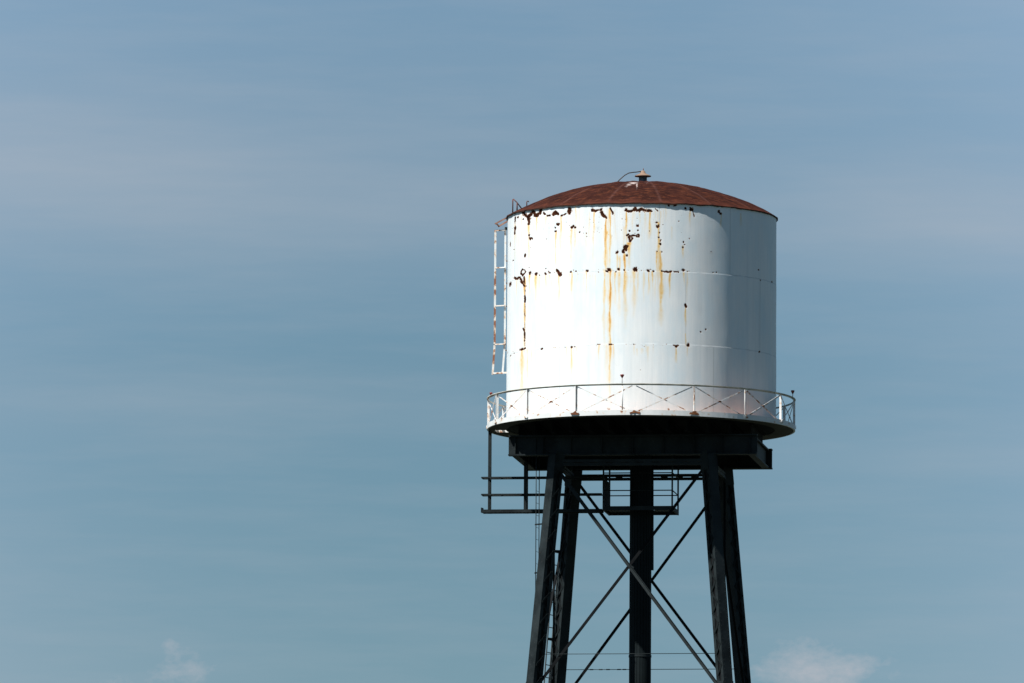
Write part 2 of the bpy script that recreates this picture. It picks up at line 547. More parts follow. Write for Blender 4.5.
    for ycen, w in ((286.3, 0.5), (358.6, 0.42)):
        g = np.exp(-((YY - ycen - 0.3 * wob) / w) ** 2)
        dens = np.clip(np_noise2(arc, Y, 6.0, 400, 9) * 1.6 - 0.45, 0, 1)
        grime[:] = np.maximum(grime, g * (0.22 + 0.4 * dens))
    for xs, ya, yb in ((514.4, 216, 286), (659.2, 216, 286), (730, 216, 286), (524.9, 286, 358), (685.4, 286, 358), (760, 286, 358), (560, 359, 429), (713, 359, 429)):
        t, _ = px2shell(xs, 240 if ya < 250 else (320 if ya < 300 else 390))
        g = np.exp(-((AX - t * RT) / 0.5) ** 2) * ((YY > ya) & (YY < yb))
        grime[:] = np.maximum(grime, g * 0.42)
    for q in ((598, 228.6, 1.2, 2.0, .3), (711, 253, 2.2, 1.6, .25), (700, 310, 3, 7, .1), (577, 280, 2, 3, .08), (541, 305, 3, 4, .08)):
        t, yy = px2shell(q[0], q[1])
        g = np.exp(-((AX - t * RT) / q[2]) ** 2 - ((YY - yy) / q[3]) ** 2)
        grime[:] = np.maximum(grime, g * q[4])

    # radius: the courses lap, each lower one a few mm proud; slight oil-canning
    rad = np.full((nT, nY), RT * U)
    rad += np.where(YY > 286.3, 0.004, 0.0) + np.where(YY > 358.6, 0.004, 0.0)
    rad += 0.006 * (np_noise2(arc, Y, 34.0, 40.0, 21) - 0.5)
    rad += 0.0022 * (np_noise2(arc, Y, 9.0, 14.0, 22) - 0.5)
    rad -= 0.004 * np.clip(chip_and_shade, 0, 1)
    rad[0] = rad[0]
    X = rad * np.sin(th)[:, None]; Yw = -rad * np.cos(th)[:, None]
    Zw = np.broadcast_to(ZD + (430.0 - YY) * UZ, (nT, nY))
    co = np.stack([X, Yw, Zw], -1).reshape(-1, 3)
    i = np.arange(nT); j = np.arange(nY - 1)
    I, J = np.meshgrid(i, j, indexing='ij')
    I2 = (I + 1) % nT
    quads = np.stack([I * nY + J, I * nY + J + 1, I2 * nY + J + 1, I2 * nY + J], -1).reshape(-1, 4)
    # make normals face out
    me = bpy.data.meshes.new('tank_shell')
    nv = len(co)
    me.vertices.add(nv); me.vertices.foreach_set('co', co.astype(np.float32).ravel())
    nq = len(quads)
    me.loops.add(nq * 4); me.loops.foreach_set('vertex_index', quads.astype(np.int32).ravel())
    me.polygons.add(nq)
    me.polygons.foreach_set('loop_start', np.arange(0, nq * 4, 4, dtype=np.int32))
    me.polygons.foreach_set('loop_total', np.full(nq, 4, dtype=np.int32))
    me.polygons.foreach_set('use_smooth', np.ones(nq, dtype=bool))
    me.update(calc_edges=True)
    for nm, arr in (('chip_and_shade', chip_and_shade), ('stain', np.clip(stain, 0, 1)), ('grime', grime)):
        at = me.attributes.new(nm, 'FLOAT', 'POINT')
        at.data.foreach_set('value', arr.astype(np.float32).ravel())
    me.materials.append(TANK)
    o = bpy.data.objects.new('tank_shell', me)
    COL.objects.link(o)
    o.parent = tower
    return o


shell = build_shell()
b = MB()
b.lathe([(0.001, Z(428.2)), (134.6 * U, Z(428.2)), (134.6 * U, Z(429.6)), (0.001, Z(429.6))], 0, 0, 96, False, True)
part(b, 'tank_floor', JOIST, label='dark underside plate of the tank')


# ----------------------------------------------------------------------------
# roof
# ----------------------------------------------------------------------------
RE = 136.75
HR = 35.4
RS = (RE * RE + HR * HR) / (2 * HR)
YE = 218.9


def roof_y(r):
    return YE - (math.sqrt(RS * RS - r * r) - (RS - HR))


def build_roof():
    nT, nR = 720, 90
    th = np.linspace(0, 2 * math.pi, nT, endpoint=False)
    rr = np.linspace(0, 1, nR) ** 0.85 * RE
    rr[0] = 0.05
    thd = np.degrees(th)
    arc = th * RE
    n1 = np_noise2(arc, rr, 14, 14, 31) - 0.5
    n2 = np_noise2(arc, rr, 4, 5, 32) - 0.5
    y = YE - (np.sqrt(RS * RS - rr ** 2) - (RS - HR))
    YY = np.broadcast_to(y[None, :], (nT, nR)).copy()
    ph = (thd - 8.0) % 22.5
    ph = np.minimum(ph, 22.5 - ph)
    dist = np.radians(ph)[:, None] * rr[None, :]
    seam = np.exp(-(dist / 1.3) ** 2)
    fade = np.clip(rr / 30, 0, 1)[None, :]
    YY -= seam * 0.22 * fade + n1 * 0.7 * fade + n2 * 0.25 * fade
    # plates sag a little between the ribs
    YY += (0.5 - 0.5 * np.cos(np.radians(ph * 2 * 360 / 22.5 / 1.0)))[:, None] * 0.35 * fade
    X = rr[None, :] * np.sin(th)[:, None]; D = -rr[None, :] * np.cos(th)[:, None]
    wp = np.zeros((nT, nR))

    def spot(x, d, sx, sd, s):
        nonlocal wp
        wp = np.maximum(wp, s * np.exp(-((X - x) / sx) ** 2 - ((D - d) / sd) ** 2))
    spot(-9.0, -62, 4.6, 10, 1.1); spot(-13.5, -74, 3.0, 8, .9); spot(-5.4, -78, 0.9, 22, 1.0); spot(-16, -84, 2, 5, .7)
    spot(4, -60, 3, 8, .45); spot(-100, -20, 20, 10, .35)
    edge = np.broadcast_to(np.clip((rr - 126) / 9, 0, 1)[None, :], (nT, nR))
    co = np.stack([X * U, D * U, ZD + (430 - YY) * UZ], -1)
    # rolled eave edge: ragged lip and return under to the shell
    lip = 0.75 + 0.9 * np_noise2(arc, np.array([0.0, 1.0]), 3.0, 50, 41)[:, :1] - 0.35 * np_noise2(arc, np.array([0.0, 1.0]), 1.3, 50, 43)[:, :1]
    lipo = RE + 0.25 * (np_noise2(arc, np.array([0.0, 1.0]), 5, 50, 42)[:, :1] - .5)
    return nT, nR, th, co, seam, wp, edge, lip, lipo, rr


nT, nR, th, co, seam, wp, edge, lip, lipo, rr = build_roof()
me = bpy.data.meshes.new('roof')
vs = co.reshape(-1, 3)
quads = []
I, J = np.meshgrid(np.arange(nT), np.arange(nR - 1), indexing='ij')
I2 = (I + 1) % nT
quads = np.stack([I * nR + J, I * nR + J + 1, I2 * nR + J + 1, I2 * nR + J], -1).reshape(-1, 4)
me.from_pydata(vs.tolist(), [], quads.tolist())
me.polygons.foreach_set('use_smooth', [True] * len(quads))
for nm, arr in (('seam', seam), ('whitepatch', wp), ('edge', edge)):
    at = me.attributes.new(nm, 'FLOAT', 'POINT')
    at.data.foreach_set('value', np.asarray(arr, dtype=np.float32).ravel())
me.materials.append(ROOF)
me.update()
roof = bpy.data.objects.new('roof', me)
COL.objects.link(roof)
roof.parent = tower
roof['label'] = 'shallow domed roof of rusty red-brown plates'
# eave
b = MB()
rings = []
for k in range(nT):
    a = th[k]
    edge_z = co[k, -1, 2]
    L = lip[k, 0] * UZ
    ro = lipo[k, 0] * U
    for (r_, z_) in ((RE * U + 0.001, edge_z + 0.001), (ro + 0.004, edge_z - 0.004), (ro, edge_z - L), (ro - 0.03, edge_z - L), (ro - 0.035, edge_z - 0.03), ((RT - 0.4) * U, edge_z - 0.028)):
        rings.append((r_ * math.sin(a), -r_ * math.cos(a), z_))
n = 6
fs = []
for k in range(nT):
    k2 = (k + 1) % nT
    for j in range(n - 1):
        fs.append((k * n + j, k * n + j + 1, k2 * n + j + 1, k2 * n + j))
b.add(rings, fs, False)
part(b, 'eave_edge', EAVE, roof, 'dark ragged rusted lip of the roof')

# vent on the crown
vent = MB()
cx = 0.6 * U
yt = 183.0
vent.lathe([(4.6 * U, Z(yt + 1)), (4.6 * U, Z(yt - .6)), (4.1 * U, Z(yt - 0.8)), (4.1 * U, Z(177.1)), (0.01, Z(177.0))], cx, 0, 20)
vn = part(vent, 'roof_vent', m_plain('grey_blue_vent_neck', (0.16, 0.20, 0.22), (0.09, 0.10, 0.10), 8, 0.6), None, 'small mushroom vent on the crown of the roof')
cap = MB()
cap.lathe([(0.01, Z(177.4)), (7.6 * U, Z(177.2)), (8.2 * U, Z(177.3)), (8.3 * U, Z(176.5)), (7.2 * U, Z(175.9)), (4.2 * U, Z(174.8)), (2.6 * U, Z(173.4)), (2.1 * U, Z(171.8)), (1.2 * U, Z(171.2)), (0.01, Z(171.0))], cx, 0, 20)
part(cap, 'vent_cap', RUSTPALE, vn)
sp = MB()
sp.tube([P(1.0, 0, 171.4), P(1.0, 0, 169)], 0.012)
part(sp, 'vent_spike', RUST, vn)
rod = MB()
pts = [P(-1.5, -1, 172.2), P(-5.5, -3, 173.0), P(-9.5, -5, 173.6), (P(-13.5, -8, 174.6)), P(-17.5, -10, 177.0), P(-21.5, -12, 180.6), P(-24.5, -14, 183.8)]
rod.tube(pts, 0.016)
part(rod, 'vent_stay_rod', m_plain('dark_rod_steel', (.03, .03, .03), (.06, .04, .03), 9), None, 'thin bent rod from the vent down to the roof')

# handrails and hook where the ladder meets the roof
def roofp(x, d, lift=0):
    return P(x, d, roof_y(math.hypot(x, d)) - lift)

b = MB()
DK = m_plain('rusty_dark_handrail', (0.05, 0.04, 0.04), (0.14, 0.05, 0.04), 8)
b.tube([roofp(-130.3, 4, -0.4), P(-130.3, 4, 200.2), P(-129.8, 4, 199.7), P(-126, 4, 203.3), P(-120.6, 4, roof_y(120.6) - .3)], 0.02)
b.tube([roofp(-125.8, -14, -0.4), P(-125.8, -14, 205.2)], 0.022)
b.tube([P(-125.8, -14, 205.3), P(-125.9, 4, 203.5)], 0.018)
part(b, 'roof_handrail', DK, None, 'thin bent handrail where the ladder reaches the roof')
b = MB()
b.tube([roofp(-116.2, 2, -.3), P(-116.2, 2, 203.2), P(-115.8, 2, 202.1), P(-114.8, 2, 202.0), P(-114.2, 2, 203.0)], 0.017)
part(b, 'roof_hook', DK, None, 'small hooked rod at the edge of the roof')

# ----------------------------------------------------------------------------
# side ladder of the tank
# ----------------------------------------------------------------------------
lad = MB()
LD = 2.0
outer = [(-147.6, 231.5), (-147.7, 345.5), (-149.6, 375)]
inner = [(-137.6, 229), (-137.5, 345.5), (-139.6, 373)]
WR3 = m_white_metal('flaking_cream_ladder_steel', 0.05, 2.8)
WR2 = m_white_metal('rusty_white_ladder_steel', 0.11, 2.6)
for (x0, y0), (x1, y1) in zip(outer, outer[1:]):
    lad.bar(P(x0, LD, y0 - 0.4), P(x1, LD, y1 + 0.4), 0.065, 0.07, (0, 1, 0))
l1 = part(lad, 'tank_ladder', WR2, None, 'white and rusty ladder standing off the left side of the tank')
b = MB()
for (x0, y0), (x1, y1) in zip(inner, inner[1:]):
    b.bar(P(x0, LD, y0 - 0.4), P(x1, LD, y1 + 0.4), 0.06, 0.075, (0, 1, 0))
part(b, 'ladder_stile', WR3, l1)
for yy in (231.8, 269, 307, 345.4):
    b = MB()
    b.angle(P(-147.4, LD - 1.2, yy + .7), P(-137.4, LD - 1.2, yy + .2), 0.06, 0.045, 0.012, (0, 0, 1), 1)
    part(b, 'ladder_rung', WHITE_R, l1)
b = MB()
b.angle(P(-149.6, LD - 1.4, 375.2), P(-134.5, LD - 1.4, 374.4), 0.06, 0.06, 0.014, (0, 0, 1), 1)
part(b, 'ladder_rung', WHITE_R, l1)
for yy in (262, 284, 307, 351):
    b = MB()
    b.bar(P(-137.4, LD, yy), P(-134.6, LD, yy), 0.04, 0.03)
    part(b, 'wall_clip', RUST, l1)
b = MB()
b.bar(P(-148.0, -4, 225.6), P(-135.8, -2, 218.9), 0.05, 0.045)
b.bar(P(-145.0, 8, 227.0), P(-134.8, 8, 221.2), 0.05, 0.045)
b.bar(P(-146.4, -4, 225.4), P(-144.2, 8, 226.6), 0.04, 0.03)
part(b, 'ladder_arm', m_rust('orange_pale_ladder_arm', (0.20, 0.08, 0.05), (0.42, 0.26, 0.19), (0.5, 0.4, 0.33), 6), l1, 'rusty bars tying the ladder head to the roof')
b = MB()
b.tube([P(-137.2, LD, 231), P(-137.0, LD, 228.2)], 0.045)
part(b, 'ladder_bolt', BLACK, l1)

# ----------------------------------------------------------------------------
# walkway round the tank
# ----------------------------------------------------------------------------
RD = 154.9
YT, YB = 426.2, 430.3     # deck top / bottom
NS = 160
ring_r = [RT - 0.9, RT + 0.6, 147.5, RD - 0.8]


def circ(r, k, y):
    g = 2 * math.pi * k / NS
    return (r * U * math.sin(g), -r * U * math.cos(g), Z(y))


hole = set(range(115, 119))       # the hatch at the left, by the ladder (k=120 is due left)
top, bot, hatch = MB(), MB(), MB()
for k in range(NS):
    for j in range(3):
        r0, r1 = ring_r[j], ring_r[j + 1]
        if k in hole and j == 1:
            continue
        top.add([circ(r0, k, YT), circ(r1, k, YT), circ(r1, k + 1, YT), circ(r0, k + 1, YT)], [(0, 1, 2, 3)])
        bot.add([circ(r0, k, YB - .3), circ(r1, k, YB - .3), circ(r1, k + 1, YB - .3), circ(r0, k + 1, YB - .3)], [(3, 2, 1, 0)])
k0, k1 = min(hole), max(hole) + 1
for k in range(k0, k1):
    for r_ in (ring_r[1], ring_r[2]):
        hatch.add([circ(r_, k, YT - 1), circ(r_, k + 1, YT - 1), circ(r_, k + 1, YB), circ(r_, k, YB)], [(0, 1, 2, 3)])
for k in (k0, k1):
    hatch.add([circ(ring_r[1], k, YT - 1), circ(ring_r[2], k, YT - 1), circ(ring_r[2], k, YB), circ(ring_r[1], k, YB)], [(0, 1, 2, 3)])
deck = part(top, 'walkway_deck', DECKTOP, None, 'narrow ring walkway around the foot of the tank')
part(bot, 'deck_underside', UNDER, deck)
part(hatch, 'hatch_coaming', WHITE_R, deck)
b = MB()
b.lathe([((RD - .8) * U, Z(YT - .6)), (RD * U, Z(YT - .6)), (RD * U, Z(YB + .2)), ((RD - 1.6) * U, Z(YB + .2)), ((RD - 1.6) * U, Z(YB - .25)), ((RD - .8) * U, Z(YB - .25))], 0, 0, 160, True, True)
for i in range(len(b.sm)):
    b.sm[i] = False
part(b, 'deck_fascia', WHITE, deck, 'white painted rim of the walkway')

# railing -------------------------------------------------------------------
RR = 154.3
post_deg = [-2.6 + 22.5 * k for k in range(16)]
b = MB()
YR = 400.2
b.lathe([((RR - .9) * U, Z(YR - .8)), ((RR + 1.0) * U, Z(YR - .8)), ((RR + 1.0) * U, Z(YR - .3)), ((RR - .4) * U, Z(YR - .3)),
         ((RR - .4) * U, Z(YR + 0.9)), ((RR - .9) * U, Z(YR + 0.9))], 0, 0, 160, False, True)
GREYR = m_white_metal('grey_rail_steel', 0.0)
rail = part(b, 'railing', m_plain('weathered_grey_green_rail', (0.62, 0.63, 0.58), (0.36, 0.35, 0.29), 3, 0.6), None, 'circular walkway railing of posts and crossed bracing')


def polar(r, deg, y):
    g = R(deg)
    return Vector((r * U * math.sin(g), -r * U * math.cos(g), Z(y)))


for i, dg in enumerate(post_deg):
    g = R(dg)
    rad = Vector((math.sin(g), -math.cos(g), 0))
    tan = Vector((math.cos(g), math.sin(g), 0))
    if i == 0:
        # this post is broken off: only its foot plate is left
        b = MB()
        b.bar(polar(RR + .9, dg - 1.6, 428.9), polar(RR + .9, dg + .6, 427.0), 0.05, 0.015, rad)
        b.bar(polar(RR + .9, dg - .5, 427.0), polar(RR + .9, dg + 2.2, 428.6), 0.055, 0.015, rad)
        b.bar(polar(RR + 1.3, dg, 428.8), polar(RR + 1.3, dg, 426.0), 0.05, 0.015, rad)
        part(b, 'post_foot', RUST, rail, 'rusty foot of a missing railing post')
        continue
    b = MB()
    p0, p1 = polar(RR - .5, dg, 429.4), polar(RR - .6, dg, YR + .2)
    w = 0.075
    pts = [(-0.0, -w / 2), (0.05, -w / 2), (0.05, -w / 2 + .01), (0.01, -w / 2 + .01), (0.01, w / 2), (0.0, w / 2)]
    b.prof(p0, p1, pts, rad)
    part(b, 'post', WHITE_R if i == 1 else RAILM, rail)
    b = MB()
    sc = 0.85 if i in (1, 15) else 0.45
    o0 = polar(RR + 1.0, dg, 429.4)
    hv = Vector((0, 0, UZ)); tv = tan * U * sc
    tip = [o0 - tv * 5.6 + hv * 0.2, o0 + tv * 5.2 + hv * 0.1, o0 + tv * 5.6 + hv * 1.4, o0 + tv * 2.2 + hv * 1.9, o0 + tv * 1.1 + hv * 3.7,
           o0 - tv * 0.9 + hv * 3.5, o0 - tv * 1.8 + hv * 2.0, o0 - tv * 6.4 + hv * 2.0]
    th_ = rad * 0.015
    tip = [p + tv * random.uniform(-1.1, 1.1) + hv * random.uniform(-.2, .5) for p in tip]
    b.add(tip + [p + th_ for p in tip], [tuple(range(8, 16)), tuple(range(7, -1, -1))] + [(j, (j + 1) % 8, (j + 1) % 8 + 8, j + 8) for j in range(8)])
    part(b, 'post_foot', RUST if i in (1, 15) else WHITE_R, rail)
BR_T = m_white_metal('rusty_white_brace_steel', 0.05)
for i in range(16):
    a0, a1 = post_deg[i], post_deg[i] + 22.5
    thick = 0.034 if i != 2 else 0.05
    b = MB()
    b.bar(polar(RR - .2, a0 + .6, 427.6), polar(RR - .2, a1 - .7, 401.8), 0.012, thick, (0, 0, 1))
    part(b, 'brace', BR_T, rail)
    b = MB()
    b.bar(polar(RR - .8, a1 - .6, 427.6), polar(RR - .8, a0 + .7, 401.8), 0.012, thick * .9, (0, 0, 1))
    part(b, 'brace', BR_T, rail)
    b = MB()
    b.bar(polar(RR * math.cos(R(11.25)), a0 + 10.7, 414.7), polar(RR * math.cos(R(11.25)), a0 + 11.8, 414.5), 0.04, 0.05, (0, 0, 1))
    part(b, 'brace_plate', RUST if i % 3 else WHITE_R, rail)

# little red lamps on stems
def lamp(deg, stem, r=RR, low=YR, sc=1.0):
    b = MB()
    base = polar(r, deg, low)
    g = [(0.001, Z(low - stem + 1.6)), (0.7 * U, Z(low - stem + 1.2)), (2.0 * U * sc, Z(low - stem - 1.0)), (2.1 * U * sc, Z(low - stem - 1.7)), (1.5 * U, Z(low - stem - 2.1)), (0.001, Z(low - stem - 2.2))]
    b.lathe(g, base[0], base[1], 12)
    o = part(b, 'warning_lamp', REDGLASS, None, 'small dark red lamp on the walkway rail')
    c = MB()
    c.tube([polar(r, deg, low + .5), polar(r, deg, low - stem + 1.5)], 0.011)
    part(c, 'lamp_stem', m_lampstem, o)


m_lampstem = m_plain('lamp_stem_steel', (.16, .15, .14), (.25, .22, .2), 6)
lamp(-7.1, 7.6)
lamp(80.0, 5.6, sc=.9)
lamp(-77.5, 1.4, sc=.75)
b = MB()
b.tube([polar(RR - .4, -7.0, YR + .9), polar(RR - .4, -7.0, 426.5)], 0.018)
part(b, 'lamp_conduit', RAILM, None, 'thin conduit pipe running down from the middle lamp')

# ----------------------------------------------------------------------------
# grillage: joists on two big girders tied by end beams
# ----------------------------------------------------------------------------
HG = 74.3
HL = 125.0
for sv in (-1, 1):
    b = MB()
    b.ibeam(Q(-HL, sv * HG, 452.4), Q(HL, sv * HG, 452.4), 0.32, 20.0 * UZ, 0.045, 0.03)
    for u in (-118, -90, -62, -31, 0, 31, 62, 90, 118):
        b.bar(Q(u, sv * HG - sv * 0.0, 460.5), Q(u, sv * HG, 444.3), 0.015, 0.26, (FY[0], FY[1], 0))
    part(b, 'girder', BLACK)
for su in (-1, 1):
    b = MB()
    u = su * (HL - 6.2)
    b.ibeam(Q(u, -HG + 5.4, 452.6), Q(u, HG - 5.4, 452.6), 0.22, 19.0 * UZ, 0.05, 0.03)
    part(b, 'end_beam', BLACK)
for k in range(-6, 7):
    u = k * 19.5
    half = math.sqrt(131.0 ** 2 - u * u) - 3
    half = min(half, 118)
    if half < 30:
        continue
    b = MB()
    b.ibeam(Q(u, -half, 436.1), Q(u, half, 436.1), 0.16, 11.8 * UZ, 0.02, 0.014)
    part(b, 'floor_joist', JOIST)

# ----------------------------------------------------------------------------
# legs, laced columns turned to face the middle
# ----------------------------------------------------------------------------
YTOP = 462.6


def leg_axis(su, sv, y):
    h = leg_h(y)
    return Q(su * h, sv * h, y)


def make_leg(su, sv):
    top_, bot_ = leg_axis(su, sv, YTOP), leg_axis(su, sv, GROUND_Y - 14)
    n0 = (bot_ - top_); n0.z = 0; n0.normalize()
    w = 0.365
    ch = 0.12
    t = 0.014
    m = MB()
    w_, a, bb = m.frame(bot_, top_, n0)      # a: outward, bb: along the side
    C = [(-w/2, w/2), (-w/2, w/2 - ch), (-w/2 + t, w/2 - ch), (-w/2 + t, w/2 - t), (w/2 - t, w/2 - t), (w/2 - t, w/2 - ch), (w/2, w/2 - ch), (w/2, w/2)]
    m.prof(bot_, top_, C, n0)
    L = (top_ - bot_).length
    # rivets on the upper stretch
    s_ = 0.0
    while s_ < 10.5:
        p = top_ - w_ * (s_ + 0.1)
        for x in (-w/2 + .05, w/2 - .05):
            c = p + bb * x + a * (w / 2)
            m.add([c + bb * .012, c + w_ * .012, c - bb * .012, c - w_ * .012, c + a * .012], [(0, 1, 4), (1, 2, 4), (2, 3, 4), (3, 0, 4)])
        s_ += 0.14
    leg = part(m, 'leg', BLACK)
    m = MB()
    m.prof(bot_, top_, [(x, -y) for x, y in C][::-1], n0)
    part(m, 'leg_channel', BLACK, leg)
    for sd in (-1, 1):
        m = MB()
        x = sd * (w / 2 - 0.035)
        m.bar(bot_ + bb * x, top_ + bb * x, 0.008, w - 0.05, a)
        part(m, 'web_plate', JOIST, leg)
    m = MB()
    pitch = 0.34
    k = 0
    s_ = 0.35
    while s_ + pitch < L - 0.4:
        for sd in (-1, 1):
            x = sd * (w / 2 + 0.006)
            q = w / 2 - 0.05
            y0, y1 = (-q, q) if k % 2 == 0 else (q, -q)
            p0 = top_ - w_ * s_ + bb * x + a * y0
            p1 = top_ - w_ * (s_ + pitch) + bb * x + a * y1
            m.bar(p0, p1, 0.06, 0.010, bb * sd)
            c = p0 + bb * sd * 0.005
            r_ = 0.022
            m.add([c + a * r_, c + w_ * r_, c - a * r_, c - w_ * r_, c + bb * sd * .02], [(0, 1, 4), (1, 2, 4), (2, 3, 4), (3, 0, 4)])
        s_ += pitch; k += 1
    part(m, 'lacing', LACE, leg)
    for yj, hgt in [(YTOP + 6, 0.62)] + [(y, 0.7) for y in PANELS[1:-1]]:
        m = MB()
        c = leg_axis(su, sv, yj)
        for sd in (-1, 1):
            x = sd * (w / 2 + 0.02)
            m.bar(c - w_ * hgt / 2 + bb * x, c + w_ * hgt / 2 + bb * x, 0.008, w - .01, a)
        part(m, 'joint_plate', BLACK, leg)
    m = MB()
    m.bar(bot_ + Vector((0, 0, -.02)), bot_ + Vector((0, 0, 0.05)), 0.75, 0.75, n0)
    part(m, 'base_plate', BLACK, leg)
    m = MB()
    c = leg_axis(su, sv, GROUND_Y)
    c.z = 0
    m.prof(c + Vector((0, 0, -0.5)), c + Vector((0, 0, 0.30)), [(-.9, -.9), (.9, -.9), (.9, .9), (-.9, .9)], n0)
    m.prof(c + Vector((0, 0, 0.30)), c + Vector((0, 0, 0.43)), [(-.6, -.6), (.6, -.6), (.6, .6), (-.6, .6)], n0)
    part(m, 'footing', CONC)


PANELS = [471.0, 699.0, 950.0, 1225.0, 1530.0, GROUND_Y - 20]
for su in (-1, 1):
    for sv in (-1, 1):
        make_leg(su, sv)

faces = [((-1, -1), (1, -1)), ((-1, 1), (1, 1)), ((-1, -1), (-1, 1)), ((1, -1), (1, 1))]
for fi, (c0, c1) in enumerate(faces):
    for pi in range(len(PANELS) - 1):
        ya, yb = PANELS[pi], PANELS[pi + 1]
        for q, (s0, s1) in enumerate(((c0, c1), (c1, c0))):
            a_, b_ = leg_axis(*s0, ya), leg_axis(*s1, yb)
            mid = (leg_axis(*c0, ya) + leg_axis(*c1, ya)) / 2
            out = Vector((mid.x, mid.y, 0)).normalized()
            off = out * (0.03 if q == 0 else -0.05)
            dr = (b_ - a_).normalized()
            m = MB()
            m.angle(a_ + dr * .12 + off, b_ - dr * .12 + off, 0.115 if (fi == 0 and q == 0) else 0.095, 0.06, 0.012, out, 1)
            part(m, 'brace', BLACK if (fi == 0 and q == 0) else JOIST)  # other diagonals get blacker steel: shade on their unlit faces, put into the colour
        if pi > 0:
            # strut at the panel point
            a_, b_ = leg_axis(*c0, ya), leg_axis(*c1, ya)
            dr = (b_ - a_).normalized()
            m = MB()
            m.ibeam(a_ + dr * .2, b_ - dr * .2, 0.12, 0.24, 0.014, 0.012)
            part(m, 'strut', BLACK)
        else:
            for q in (0,):
                m = MB()
                for yc in (467.9, 471.4):
                    a_, b_ = leg_axis(*c0, yc), leg_axis(*c1, yc)
                    dr = (b_ - a_).normalized()
                    m.bar(a_ + dr * .16, b_ - dr * .16, 0.10, 2.75 * UZ)
                a_, b_ = leg_axis(*c0, 469.65), leg_axis(*c1, 469.65)
                LL = (b_ - a_).length
                dr = (b_ - a_).normalized()
                for s_ in np.linspace(0.5, LL - 0.5, 9):
                    p = a_ + dr * float(s_)
                    m.bar(p - dr * .11, p + dr * .11, 0.07, 0.9 * UZ)
                part(m, 'strut', BLACK)
    if fi < 2:
        a_, b_ = leg_axis(*c0, 660.2), leg_axis(*c1, 660.2)
        m = MB()
        m.tube([a_, b_], 0.0105, 6)
        if fi == 1:
            for s_ in (0.18, 0.23, 0.27, 0.33, 0.36):
                p = a_.lerp(b_, s_)
                m.tube([p - (b_ - a_).normalized() * .06, p + (b_ - a_).normalized() * .06], 0.019, 6)
        part(m, 'tie_rod', BLACK)

# gusset where the near diagonals cross
m = MB()
ymid = 576.0
c = Q(0, -leg_h(ymid), ymid - 2)
m.bar(c + Vector((-.07, -.03, .05)), c + Vector((.07, -.03, -.05)), 0.10, 0.012, (0, 1, 0))
part(m, 'crossing_plate', BLACK)

# ----------------------------------------------------------------------------
# riser in the middle
# ----------------------------------------------------------------------------
m = MB()
NSV = 22
ring = []
for k in range(NSV):
    g0 = 2 * math.pi * k / NSV
    g1 = 2 * math.pi * (k + 1) / NSV
    for f, rr_ in ((0.06, 10.55), (0.14, 11.05), (0.86, 11.05), (0.94, 10.55)):
        g = g0 + (g1 - g0) * f
        ring.append((math.sin(g) * rr_ * U, -math.cos(g) * rr_ * U))
n = len(ring)
vs, fs = [], []
levels = [442.6] + list(np.arange(560, GROUND_Y, 120)) + [GROUND_Y + 4]
for lv in levels:
    vs += [(x * (1 + (lv - 442) * 0.00002), y * (1 + (lv - 442) * 0.00002), Z(lv)) for x, y in ring]
for i in range(len(levels) - 1):
    for k in range(n):
        fs.append((i * n + k, i * n + (k + 1) % n, (i + 1) * n + (k + 1) % n, (i + 1) * n + k))
m.add(vs, fs)
riser = part(m, 'riser_pipe', STAVE, None, 'thick dark central riser clad in upright staves')
for yy in (655, 900, 1150, 1400, 1650):
    m = MB()
    m.lathe([(11.1 * U, Z(yy - 1)), (11.5 * U, Z(yy - 1)), (11.5 * U, Z(yy + 1)), (11.1 * U, Z(yy + 1))], 0, 0, 44, False, True)
    part(m, 'riser_band', BLACK, riser)
m = MB()
m.tube([P(11.6, -1, 445), P(11.6, -1, 566), P(11.4, -1, 569.5)], [0.035, 0.055, 0.06], 10)
part(m, 'side_pipe', BLACK, None, 'short pipe clipped to the side of the central riser')

# ----------------------------------------------------------------------------
# catwalk and inspection platform hung under the girders
# ----------------------------------------------------------------------------
GW = 6.5
UL = -160.0
m = MB()
for v in (-GW, GW):
    m.bar(Q(UL, v, 510.4), Q(-38.2, v, 510.4), 0.05, 3.0 * UZ)
for u in np.arange(UL + 1, -39, 3.6):
    m.bar(Q(float(u), -GW + .8, 509.4), Q(float(u), GW - .8, 509.4), 0.085, 0.03)
cat = part(m, 'catwalk', BLACK, None, 'dark hanging catwalk leading out from the central riser')
for yr in (477.0, 493.9):
    for v in (-GW, GW):
        m = MB()
        m.angle(Q(UL, v, yr + .8), Q(-38.5, v, yr + .8), 0.045, 0.05, 0.01, (0, 0, 1), 1)
        part(m, 'handrail', BLACK, cat)
    m = MB()
    m.bar(Q(UL - .3, -GW - 1, yr), Q(UL - .3, GW + 1, yr), 0.03, 0.04)
    part(m, 'handrail', BLACK, cat)
m = MB()
m.bar(Q(UL - .4, -GW - 1, 509.5), Q(UL - .4, GW + 1, 508.7), 0.03, 5.0 * UZ)
part(m, 'toe_plate', BLACK, cat)
for u, ytop in ((-152.2, 430.6), (-115.0, 443.0)):
    for v in (-GW, GW):
        m = MB()
        m.angle(Q(u, v, 512), Q(u, v, ytop if abs(v) else ytop), 0.055 if u < -120 else 0.085, 0.06, 0.01, (FY[0], FY[1], 0), 1)
        part(m, 'hanger', BLACK, cat)

